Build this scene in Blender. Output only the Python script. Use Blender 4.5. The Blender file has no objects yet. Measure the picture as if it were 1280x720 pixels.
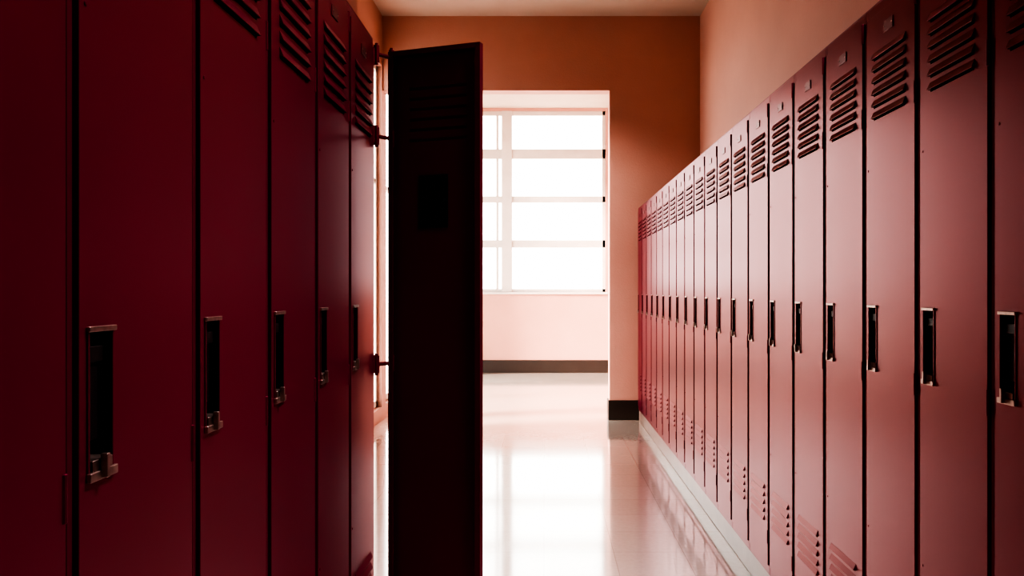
import bpy, bmesh, math, random
from mathutils import Vector, Matrix
random.seed(4)
S=bpy.context.scene
COL=S.collection
CH=1.15            # camera height
F=1044.0

# ---------------- materials ----------------
def mat(name, base, rough=0.5, metal=0.0, var=0.0, vscale=6, bump=0.0, bscale=20, rvar=0.0, coat=0.0, stretch=(1,1,1), detail=6):
    m=bpy.data.materials.new(name); m.use_nodes=True
    nt=m.node_tree; b=nt.nodes['Principled BSDF']
    b.inputs['Base Color'].default_value=(*base,1)
    b.inputs['Roughness'].default_value=rough
    b.inputs['Metallic'].default_value=metal
    if coat:
        b.inputs['Coat Weight'].default_value=coat
        b.inputs['Coat Roughness'].default_value=0.25
    tc=nt.nodes.new('ShaderNodeTexCoord'); mp=nt.nodes.new('ShaderNodeMapping')
    mp.inputs['Scale'].default_value=stretch
    nt.links.new(tc.outputs['Object'],mp.inputs['Vector'])
    if var or rvar:
        n=nt.nodes.new('ShaderNodeTexNoise'); n.inputs['Scale'].default_value=vscale; n.inputs['Detail'].default_value=detail
        nt.links.new(mp.outputs[0],n.inputs['Vector'])
        if var:
            r=nt.nodes.new('ShaderNodeValToRGB')
            r.color_ramp.elements[0].position=0.3; r.color_ramp.elements[1].position=0.7
            r.color_ramp.elements[0].color=(*[c*(1-var) for c in base],1)
            r.color_ramp.elements[1].color=(*[min(1,c*(1+var)) for c in base],1)
            nt.links.new(n.outputs['Fac'],r.inputs[0]); nt.links.new(r.outputs[0],b.inputs['Base Color'])
        if rvar:
            q=nt.nodes.new('ShaderNodeMapRange')
            q.inputs['To Min'].default_value=max(0.02,rough-rvar); q.inputs['To Max'].default_value=rough+rvar
            nt.links.new(n.outputs['Fac'],q.inputs['Value']); nt.links.new(q.outputs[0],b.inputs['Roughness'])
    if bump:
        n2=nt.nodes.new('ShaderNodeTexNoise'); n2.inputs['Scale'].default_value=bscale; n2.inputs['Detail'].default_value=1
        nt.links.new(mp.outputs[0],n2.inputs['Vector'])
        bp=nt.nodes.new('ShaderNodeBump'); bp.inputs['Strength'].default_value=bump; bp.inputs['Distance'].default_value=0.02
        nt.links.new(n2.outputs['Fac'],bp.inputs['Height']); nt.links.new(bp.outputs[0],b.inputs['Normal'])
    return m

M_paint=mat('maroon_enamel',(0.150,0.018,0.034),0.33,0.36,var=0.05,vscale=2.5,bump=0.03,bscale=3,rvar=0.03,coat=0.05,detail=2)
_b=M_paint.node_tree.nodes['Principled BSDF']
_b.inputs['Specular Tint'].default_value=(0.80,0.28,0.35,1); _b.inputs['IOR'].default_value=1.40
M_chrome=mat('worn_steel',(0.42,0.31,0.27),0.40,1.0,var=0.3,vscale=60,rvar=0.12)
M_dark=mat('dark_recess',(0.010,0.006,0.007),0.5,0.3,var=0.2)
M_label=mat('number_plate',(0.16,0.05,0.055),0.4,0.8,var=0.15,vscale=80)
M_wall=mat('peach_plaster',(0.54,0.280,0.220),0.65,var=0.05,vscale=2,bump=0.08,bscale=90)
M_ceil=mat('ceiling_paint',(0.50,0.38,0.31),0.8,var=0.04,vscale=3)
M_base=mat('rubber_baseboard',(0.022,0.014,0.011),0.4,var=0.15)
M_frame=mat('window_frame_paint',(0.56,0.52,0.48),0.45,var=0.05)
M_curb=mat('cream_curb',(0.27,0.17,0.14),0.35,var=0.1,vscale=9)
M_ground=mat('pale_concrete',(0.6,0.58,0.54),0.8,var=0.1,vscale=1)
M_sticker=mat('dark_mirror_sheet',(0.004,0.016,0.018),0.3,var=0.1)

def floor_mat():
    m=bpy.data.materials.new('waxed_tile'); m.use_nodes=True
    nt=m.node_tree; b=nt.nodes['Principled BSDF']
    tc=nt.nodes.new('ShaderNodeTexCoord')
    br=nt.nodes.new('ShaderNodeTexBrick'); br.offset=0.0
    br.inputs['Color1'].default_value=(0.84,0.74,0.65,1); br.inputs['Color2'].default_value=(0.79,0.69,0.60,1)
    br.inputs['Mortar'].default_value=(0.60,0.51,0.45,1)
    br.inputs['Scale'].default_value=1.0; br.inputs['Mortar Size'].default_value=0.0018
    br.inputs['Brick Width'].default_value=0.305; br.inputs['Row Height'].default_value=0.305
    nt.links.new(tc.outputs['Object'],br.inputs['Vector'])
    n=nt.nodes.new('ShaderNodeTexNoise'); n.inputs['Scale'].default_value=45; n.inputs['Detail'].default_value=8
    nt.links.new(tc.outputs['Object'],n.inputs['Vector'])
    mx=nt.nodes.new('ShaderNodeMix'); mx.data_type='RGBA'; mx.blend_type='MULTIPLY'
    mx.inputs[0].default_value=0.2
    nt.links.new(br.outputs['Color'],mx.inputs[6]); nt.links.new(n.outputs['Fac'],mx.inputs[7])
    nt.links.new(mx.outputs[2],b.inputs['Base Color'])
    n2=nt.nodes.new('ShaderNodeTexNoise'); n2.inputs['Scale'].default_value=2.5; n2.inputs['Detail'].default_value=5
    nt.links.new(tc.outputs['Object'],n2.inputs['Vector'])
    q=nt.nodes.new('ShaderNodeMapRange'); q.inputs['To Min'].default_value=0.05; q.inputs['To Max'].default_value=0.20
    nt.links.new(n2.outputs['Fac'],q.inputs['Value']); nt.links.new(q.outputs[0],b.inputs['Roughness'])
    bp=nt.nodes.new('ShaderNodeBump'); bp.inputs['Strength'].default_value=0.05; bp.inputs['Distance'].default_value=0.01
    nt.links.new(n2.outputs['Fac'],bp.inputs['Height']); nt.links.new(bp.outputs[0],b.inputs['Normal'])
    b.inputs['IOR'].default_value=1.6
    b.inputs['Coat Weight'].default_value=1.0; b.inputs['Coat Roughness'].default_value=0.08; b.inputs['Coat IOR'].default_value=2.1
    return m
M_floor=floor_mat()

def glass_mat():
    m=bpy.data.materials.new('window_glass'); m.use_nodes=True
    nt=m.node_tree; nt.nodes.remove(nt.nodes['Principled BSDF'])
    o=nt.nodes['Material Output']
    t=nt.nodes.new('ShaderNodeBsdfTransparent'); t.inputs[0].default_value=(0.97,0.98,0.97,1)
    g=nt.nodes.new('ShaderNodeBsdfGlossy'); g.inputs['Roughness'].default_value=0.03
    mx=nt.nodes.new('ShaderNodeMixShader'); mx.inputs[0].default_value=0.05
    nt.links.new(t.outputs[0],mx.inputs[1]); nt.links.new(g.outputs[0],mx.inputs[2]); nt.links.new(mx.outputs[0],o.inputs['Surface'])
    return m
M_glass=glass_mat()

# ---------------- mesh helpers ----------------
def box(bm,x0,x1,y0,y1,z0,z1,mi=0):
    v=[bm.verts.new(p) for p in ((x0,y0,z0),(x1,y0,z0),(x1,y1,z0),(x0,y1,z0),(x0,y0,z1),(x1,y0,z1),(x1,y1,z1),(x0,y1,z1))]
    for f in ((0,3,2,1),(4,5,6,7),(0,1,5,4),(1,2,6,5),(2,3,7,6),(3,0,4,7)):
        bm.faces.new([v[i] for i in f]).material_index=mi

def grid_panel(bm,xs,zs,holes,y0,y1,mi=0):
    nx,nz=len(xs)-1,len(zs)-1
    vf={};vb={}
    def V(d,i,j,y):
        if (i,j) not in d: d[(i,j)]=bm.verts.new((xs[i],y,zs[j]))
        return d[(i,j)]
    solid=lambda i,j: 0<=i<nx and 0<=j<nz and (i,j) not in holes
    for i in range(nx):
        for j in range(nz):
            if not solid(i,j): continue
            a=[(i,j),(i+1,j),(i+1,j+1),(i,j+1)]
            fs=[[V(vf,*p,y0) for p in a],[V(vb,*p,y1) for p in reversed(a)]]
            for (di,dj,p,q) in ((0,-1,a[0],a[1]),(1,0,a[1],a[2]),(0,1,a[2],a[3]),(-1,0,a[3],a[0])):
                if not solid(i+di,j+dj):
                    fs.append([V(vf,*q,y0),V(vf,*p,y0),V(vb,*p,y1),V(vb,*q,y1)])
            for f in fs: bm.faces.new(f).material_index=mi

def wedge(bm,x0,x1,zt,zb,y0,out,mi=0):
    # louvre hood: flush at top, standing out at its lower lip
    t=0.0012
    prof=[(y0,zt),(y0-out,zb),(y0-out+t,zb-0.0005),(y0,zt-0.004)]
    A=[bm.verts.new((x0,*p)) for p in prof]; B=[bm.verts.new((x1,*p)) for p in prof]
    for k in range(4):
        n=(k+1)%4
        bm.faces.new((A[k],B[k],B[n],A[n])).material_index=mi
    bm.faces.new(A[::-1]).material_index=mi; bm.faces.new(B).material_index=mi
    # triangular cheeks
    for x,s in ((x0,1),(x1,-1)):
        c=[bm.verts.new((x,y0,zt)),bm.verts.new((x,y0-out,zb)),bm.verts.new((x,y0,zb))]
        bm.faces.new(c if s>0 else c[::-1]).material_index=mi

def cyl(bm,c,r,h,axis='Z',mi=0,seg=12):
    R=Matrix.Identity(4)
    if axis=='X': R=Matrix.Rotation(math.pi/2,4,'Y')
    if axis=='Y': R=Matrix.Rotation(math.pi/2,4,'X')
    g=bmesh.ops.create_cone(bm,cap_ends=True,segments=seg,radius1=r,radius2=r,depth=h,matrix=Matrix.Translation(c)@R)
    for v in g['verts']:
        for f in v.link_faces: f.material_index=mi

def finish(bm,name,mats,bevel=0.0,parent=None,fixn=True):
    if fixn: bmesh.ops.recalc_face_normals(bm,faces=bm.faces)
    me=bpy.data.meshes.new(name); bm.to_mesh(me); bm.free()
    for m in mats: me.materials.append(m)
    o=bpy.data.objects.new(name,me); COL.objects.link(o)
    if bevel: add_bevel(o,bevel)
    if parent: o.parent=parent
    return o
def add_bevel(o,w,seg=2):
    b=o.modifiers.new('bevel','BEVEL'); b.width=w; b.segments=seg; b.limit_method='ANGLE'; b.angle_limit=math.radians(40)
def boxes(name,lst,m,bevel=0.0,parent=None):
    bm=bmesh.new()
    for b in lst: box(bm,*b)
    return finish(bm,name,[m],bevel,parent)

# ---------------- locker ----------------
W=0.305; G=0.0006
ZB=0.10; ZT=CH+0.71
DX0,DX1=0.014,W-0.014
DZ0,DZ1=0.135,ZT-0.028
VX0,VX1=0.062,0.243
HX0,HX1=0.031,0.079
HZ0,HZ1=CH-0.198,CH-0.043
def vents():
    top=[]; z=CH+0.590
    for k in range(6): top.append((z-0.021,z-0.0115,z)); z-=0.0295   # hole lo, hole hi, hood top
    bot=[]; z=0.425
    for k in range(5): bot.append((z-0.021,z-0.0115,z)); z-=0.0295
    return top+bot
VENTS=vents()
def door_grid(bm,handle,x0,x1,y0,y1,vents=VENTS,lip=0.004,out=0.007):
    xs=sorted({x0,VX0,VX1,x1,*( (HX0,HX1) if handle else ())})
    zset={DZ0,DZ1}
    for lo,hi,t in vents: zset|={lo,hi}
    if handle: zset|={HZ0,HZ1}
    zs=sorted(zset); holes=set()
    for i in range(len(xs)-1):
        xc=(xs[i]+xs[i+1])/2
        for j in range(len(zs)-1):
            zc=(zs[j]+zs[j+1])/2
            if VX0<xc<VX1 and any(lo<zc<hi for lo,hi,t in vents): holes.add((i,j))
            if handle and HX0<xc<HX1 and HZ0<zc<HZ1: holes.add((i,j))
    grid_panel(bm,xs,zs,holes,y0,y1)
    for lo,hi,t in vents: wedge(bm,VX0-0.003,VX1+0.003,t,lo+lip,y0,out)

def build_locker_mesh(depth):
    bm=bmesh.new()
    # carcass
    box(bm,G,0.0025,0.004,depth,ZB,ZT)
    box(bm,W-0.0025,W-G,0.004,depth,ZB,ZT)
    box(bm,0.003,W-0.003,depth-0.003,depth,ZB,ZT)
    box(bm,0.003,W-0.003,0.02,depth-0.004,ZB,ZB+0.003)
    box(bm,G,W-G,-0.001,depth,ZT,ZT+0.004)
    box(bm,0.003,W-0.003,0.02,depth-0.004,1.60,1.603,2)
    # face frame
    box(bm,G,DX0-0.003,-0.001,0.012,ZB,ZT)
    box(bm,DX1+0.003,W-G,-0.001,0.012,ZB,ZT)
    box(bm,DX0-0.003,DX1+0.003,-0.001,0.012,ZB,DZ0-0.003)
    box(bm,DX0-0.003,DX1+0.003,-0.001,0.012,DZ1+0.003,ZT)
    # dark stop behind the door gaps
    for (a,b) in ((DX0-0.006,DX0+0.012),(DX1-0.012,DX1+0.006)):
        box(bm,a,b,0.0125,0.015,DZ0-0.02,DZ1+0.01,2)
    # door with punched louvres and handle cut-out
    door_grid(bm,True,DX0,DX1,-0.006,-0.003)
    for (a,b,c,d) in ((DX0,DX0+0.0015,DZ0,DZ1),(DX1-0.0015,DX1,DZ0,DZ1),(DX0,DX1,DZ0,DZ0+0.0015),(DX0,DX1,DZ1-0.0015,DZ1)):
        box(bm,a,b,-0.003,0.011,c,d)
    # handle pocket
    box(bm,HX0-0.002,HX1+0.002,0.028,0.030,HZ0-0.002,HZ1+0.002,2)
    box(bm,HX0-0.002,HX0,-0.0025,0.028,HZ0,HZ1,2)
    box(bm,HX1,HX1+0.002,-0.0025,0.028,HZ0,HZ1,2)
    box(bm,HX0,HX1,-0.0025,0.028,HZ1,HZ1+0.002,2)
    box(bm,HX0,HX1,-0.0025,0.028,HZ0-0.002,HZ0,2)
    # rim
    box(bm,HX0-0.003,HX0+0.001,-0.0080,-0.0062,HZ0,HZ1,0)
    box(bm,HX1-0.001,HX1+0.003,-0.0080,-0.0062,HZ0,HZ1,0)
    box(bm,HX0-0.004,HX1+0.004,-0.0105,-0.0062,HZ1-0.002,HZ1+0.004,1)
    box(bm,HX0-0.004,HX1+0.004,-0.0115,-0.0062,HZ0-0.006,HZ0+0.004,1)
    # lower catch lip + hasp
    box(bm,HX0+0.004,HX1-0.004,-0.0095,0.020,HZ0+0.004,HZ0+0.016,1)
    box(bm,HX0+0.017,HX0+0.023,-0.018,-0.010,HZ0-0.004,HZ0+0.022,1)
    # finger-lift lever
    box(bm,HX0+0.014,HX0+0.034,0.002,0.012,HZ0+0.035,HZ1-0.02,2)
    box(bm,HX0+0.010,HX0+0.038,-0.002,0.014,HZ1-0.035,HZ1-0.018,2)
    # number plate with rivets
    box(bm,W/2-0.026,W/2+0.026,-0.0085,-0.0062,CH+0.622,CH+0.648,3)
    for sx in (-0.021,0.021): cyl(bm,(W/2+sx,-0.009,CH+0.635),0.0018,0.002,'Y',1,8)
    # hinge knuckles on far side of door
    for z in (0.24,CH-0.21,CH+0.44,CH+0.66): cyl(bm,(DX1+0.0015,-0.005,z),0.004,0.05,'Z',0,10)
    # small door screws
    for z in (0.55,1.45): cyl(bm,(DX0+0.012,-0.0065,z),0.003,0.002,'Y',0,8)
    bmesh.ops.recalc_face_normals(bm,faces=bm.faces)
    me=bpy.data.meshes.new('school_locker'); bm.to_mesh(me); bm.free()
    for m in (M_paint,M_chrome,M_dark,M_label): me.materials.append(m)
    return me

XR=0.83; XL=-0.487
XWR=1.375; XWL=-1.424
YP=7.36; YF=11.54
me_r=build_locker_mesh(0.50); me_l=build_locker_mesh(0.45)
yend_r=1.843+18*0.305
NR=26
for k in range(NR):
    o=bpy.data.objects.new('school_locker',me_r); COL.objects.link(o)
    o.location=(XR,yend_r-k*0.305,0); o.rotation_euler=(0,0,-math.pi/2); add_bevel(o,0.0012,1)
ystart_r=yend_r-NR*0.305
y0l=0.85-0.305*5
for k in range(10):
    o=bpy.data.objects.new('school_locker',me_l); COL.objects.link(o)
    o.location=(XL,y0l+k*0.305,0); o.rotation_euler=(0,0,math.pi/2); add_bevel(o,0.0012,1)
yend_l=y0l+10*0.305

# plinths
boxes('locker_plinth',[(XR+0.004,XR+0.50,ystart_r,yend_r,0.0,ZB-0.0005)],M_curb,0.004)
boxes('locker_plinth',[(XL-0.45,XL-0.004,y0l,yend_l,0.0,ZB-0.0005)],M_curb,0.004)

# ---------------- open locker door ----------------
bm=bmesh.new()
door_grid(bm,False,DX0,DX1+0.012,-0.0015,0.0015,VENTS[:6],-0.004,0.010)
D0,D1=DX0,DX1+0.012
for (a,b,c,d) in ((D0,D0+0.002,DZ0,DZ1),(D1-0.002,D1,DZ0,DZ1),(D0,D1,DZ0,DZ0+0.002),(D0,D1,DZ1-0.002,DZ1)):
    box(bm,a,b,0.0015,0.020,c,d)
# return flanges and stiffener
box(bm,D0,D0+0.016,0.018,0.020,DZ0,DZ1); box(bm,D1-0.016,D1,0.018,0.020,DZ0,DZ1)
box(bm,D0+0.016,D1-0.016,0.018,0.020,DZ0,DZ0+0.014); box(bm,D0+0.016,D1-0.016,0.018,0.020,DZ1-0.014,DZ1)
# outer handle plate
box(bm,HX0-0.004,HX1+0.004,-0.006,-0.0015,HZ0-0.008,HZ1+0.008,1)
box(bm,HX0,HX1,-0.007,-0.006,HZ0,HZ1,2)
box(bm,HX0+0.017,HX0+0.023,-0.020,-0.006,HZ0,HZ0+0.028,1)
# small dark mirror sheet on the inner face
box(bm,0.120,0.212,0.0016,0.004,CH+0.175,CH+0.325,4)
# number plate outside
box(bm,W/2-0.026,W/2+0.026,-0.004,-0.0015,CH+0.622,CH+0.648,3)
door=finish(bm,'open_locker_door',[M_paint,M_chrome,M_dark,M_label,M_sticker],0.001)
# local x: handle edge 0 -> hinge edge D1 ; inner face = +y local. hinge at world H, free edge at world E
H=Vector((-0.441,2.415,0)); E=Vector((-0.156,2.310,0))
# local +x direction points from free edge to hinge
dx=(H-E).normalized(); ang=math.atan2(dx.y,dx.x)
door.rotation_euler=(0,0,ang)
door.location=H-dx*D1
# local +y is rotated dx by 90deg ccw: pointing toward the camera (-Y) side
hb=bmesh.new()
for z in (CH+0.668,CH+0.435,CH-0.212,0.28):
    p0=Vector((XL+0.012,yend_l-0.006,z)); p1=Vector((H.x+0.001,H.y-0.006,z))
    d=p1-p0; mid=(p0+p1)/2
    rot=d.to_track_quat('Z','Y').to_matrix().to_4x4()
    bmesh.ops.create_cone(hb,cap_ends=True,segments=12,radius1=0.006,radius2=0.006,depth=d.length,matrix=Matrix.Translation(mid)@rot)
    for p,r,h in ((p0,0.008,0.05),(p1,0.008,0.045)):
        bmesh.ops.create_cone(hb,cap_ends=True,segments=14,radius1=r,radius2=r,depth=h,matrix=Matrix.Translation(p))
        bmesh.ops.create_cone(hb,cap_ends=True,segments=14,radius1=r*0.6,radius2=r*0.6,depth=h+0.012,matrix=Matrix.Translation(p))
hinge=finish(hb,'hinge_set',[M_paint],0.001)
hinge.parent=door; hinge.matrix_parent_inverse=(Matrix.Translation(door.location)@Matrix.Rotation(ang,4,'Z')).inverted()

# ---------------- room shell ----------------
YB=-2.6; ZC=CH+2.41; ZC2=CH+2.51; T=0.15
boxes('floor',[(XWL-0.15,XWR+1.6,YB-0.15,YF+0.15,-0.12,0.0)],M_floor)
boxes('ceiling',[(XWL-0.15,XWR+0.15,YB-0.15,YP,ZC,ZC+0.25),(XWL-0.15,XWR+1.6,YP,YF+0.15,ZC2,ZC2+0.15)],M_ceil)
boxes('wall_right',[(XWR,XWR+T,YB-0.15,YP,0,ZC)],M_wall)
# corridor / lobby dividing wall : pier on the right + header
boxes('wall_partition',[(0.578,XWR+1.6,YP,YP+T,0,ZC2),(XWL,0.578,YP,YP+T,CH+1.755,ZC2)],M_wall)
boxes('wall_lobby_right',[(XWR+1.45,XWR+1.6,YP+T,YF,0,ZC2)],M_wall)
boxes('wall_back',[(XWL,XWR,YB-0.15,YB,0,ZC)],M_wall)
# left wall with two storefront windows
G1=(6.80,7.33); G2=(7.53,11.2); GZ0,GZ1=0.12,CH+1.96
boxes('wall_left',[(XWL-T,XWL,YB,G1[0],0,ZC),(XWL-T,XWL,G1[1],G2[0],0,ZC),(XWL-T,XWL,G2[1],YF+T,0,ZC2),
  (XWL-T,XWL,G1[0],G1[1],GZ1,ZC),(XWL-T,XWL,G2[0],G2[1],GZ1,ZC2),(XWL-T,XWL,G1[0],G1[1],0,GZ0),(XWL-T,XWL,G2[0],G2[1],0,GZ0)],M_wall)
# furred-out wall backing the left locker bank
boxes('wall_furring',[(XWL,XL-0.452,YB,4.2,0,ZC)],M_wall)
# far wall + window opening
WX0,WX1=-1.28,0.851; WZ0,WZ1=CH-0.035,CH+2.47
boxes('wall_far',[(XWL,WX0,YF,YF+T,0,ZC2),(WX1,XWR+1.6,YF,YF+T,0,ZC2),(WX0,WX1,YF,YF+T,0,WZ0),(WX0,WX1,YF,YF+T,WZ1,ZC2)],M_wall)
# baseboards
boxes('baseboard_far',[(XWL,XWR+1.45,YF-0.012,YF,0,0.177)],M_base,0.003)
boxes('baseboard_partition',[(0.566,XWR,YP-0.012,YP,0,0.175),(0.566,0.578,YP,YP+T,0,0.175)],M_base,0.003)
boxes('baseboard_lobby',[(XWR+1.438,XWR+1.45,YP+T,YF-0.012,0,0.175)],M_base,0.003)
boxes('baseboard_back',[(XL-0.452,XWR,YB,YB+0.012,0,0.15)],M_base,0.003)

# far window frame
def zrow(y): return CH+(362-y)/F*YF
def xcol(x): return (x-680)/F*YF
bars=[]
y0,y1=YF+0.02,YF+0.09
bars+=[(WX0,WX0+0.04,y0,y1,WZ0,WZ1),(WX1-0.045,WX1,y0,y1,WZ0,WZ1),(WX0,WX1,y0,y1,WZ0,WZ0+0.045),(WX0,WX1,y0,y1,WZ1-0.06,WZ1)]
bars.append((xcol(627),xcol(640),y0-0.02,y1+0.02,WZ0,WZ1))
for (a,b) in ((186,198),(245,253),(300,309.5)):
    bars.append((WX0,WX1,y0,y1,zrow(b),zrow(a)))
# sash stops next to the mullion
bars.append((xcol(620),xcol(623),y0+0.01,y1-0.01,WZ0,WZ1))
w=boxes('window_1',bars,M_frame,0.004)
boxes('glass_pane',[(WX0+0.01,WX1-0.01,YF+0.052,YF+0.056,WZ0+0.01,WZ1-0.01)],M_glass,parent=w)
boxes('trim_1',[(WX0-0.03,WX1+0.03,YF-0.03,YF+0.02,WZ0-0.03,WZ0)],M_frame,0.004)
# left windows
for n,(a,b) in enumerate((G1,G2)):
    fb=[(XWL-0.10,XWL-0.04,a,a+0.05,GZ0,GZ1),(XWL-0.10,XWL-0.04,b-0.05,b,GZ0,GZ1),(XWL-0.10,XWL-0.04,a,b,GZ0,GZ0+0.06),(XWL-0.10,XWL-0.04,a,b,GZ1-0.05,GZ1)]
    k=1 if n==0 else 3
    for i in range(1,k):
        yy=a+(b-a)*i/k; fb.append((XWL-0.10,XWL-0.04,yy-0.025,yy+0.025,GZ0,GZ1))
    for zz in (2.1,):
        fb.append((XWL-0.09,XWL-0.05,a,b,zz-0.02,zz+0.02))
    w=boxes('window_%d'%(n+2),fb,M_frame,0.004)
    boxes('glass_pane',[(XWL-0.072,XWL-0.068,a+0.01,b-0.01,GZ0+0.01,GZ1-0.01)],M_glass,parent=w)

boxes('ground',[(-60,60,-40,80,-0.5,-0.13)],M_ground)

# ---------------- light ----------------
wd=bpy.data.worlds.new('overcast_sky'); S.world=wd; wd.use_nodes=True
nt=wd.node_tree; bg=nt.nodes['Background']
bg.inputs['Color'].default_value=(1.0,0.95,0.915,1); bg.inputs['Strength'].default_value=9.6
def portal(name,loc,rot,sx,sy):
    l=bpy.data.lights.new(name,'AREA'); l.shape='RECTANGLE'; l.size=sx; l.size_y=sy
    l.cycles.is_portal=True
    o=bpy.data.objects.new(name,l); COL.objects.link(o); o.location=loc; o.rotation_euler=rot
portal('sky_portal',((WX0+WX1)/2,YF+0.16,(WZ0+WZ1)/2),(-math.pi/2,0,0),WX1-WX0,WZ1-WZ0)
for a,b in (G1,G2):
    portal('sky_portal',(XWL-0.16,(a+b)/2,(GZ0+GZ1)/2),(0,-math.pi/2,0),GZ1-GZ0,b-a)

# fill light added above the right locker bank to brighten left doors; invented housing
LX,LY=0.98,1.6
fill_rig=boxes('fill_housing',[(LX-0.16,LX+0.16,LY-0.72,LY+0.72,ZC-0.07,ZC-0.001)],M_frame,0.006)
boxes('fill_lens',[(LX-0.13,LX+0.13,LY-0.68,LY+0.68,ZC-0.078,ZC-0.0705)],M_frame,0.002,parent=fill_rig)
ll=bpy.data.lights.new('fill_light','AREA'); ll.shape='RECTANGLE'; ll.size=0.24; ll.size_y=1.3; ll.energy=78; ll.color=(1.0,0.88,0.92)
ll.spread=math.radians(98)
lo=bpy.data.objects.new('fill_light',ll); COL.objects.link(lo); lo.location=(LX,LY,ZC-0.085); lo.parent=fill_rig

# low hazy sun raking in through the left-hand glazing
sl=bpy.data.lights.new('sun','SUN'); sl.energy=38; sl.angle=math.radians(14); sl.color=(1.0,0.84,0.76)
so=bpy.data.objects.new('sun',sl); COL.objects.link(so)
so.rotation_euler=Vector((0.90,0.24,-0.28)).to_track_quat('-Z','Y').to_euler(); so.location=(-8,3,6)

# ---------------- camera ----------------
cam=bpy.data.cameras.new('camera'); co=bpy.data.objects.new('camera',cam); COL.objects.link(co)
co.location=(0,0,CH); co.rotation_euler=(math.pi/2,0,0)
cam.sensor_width=36; cam.lens=F/1280*36; cam.shift_x=-40/1280; cam.shift_y=2/1280
cam.clip_start=0.02
S.camera=co
S.view_settings.look='AgX - Very High Contrast'
S.view_settings.exposure=-0.15
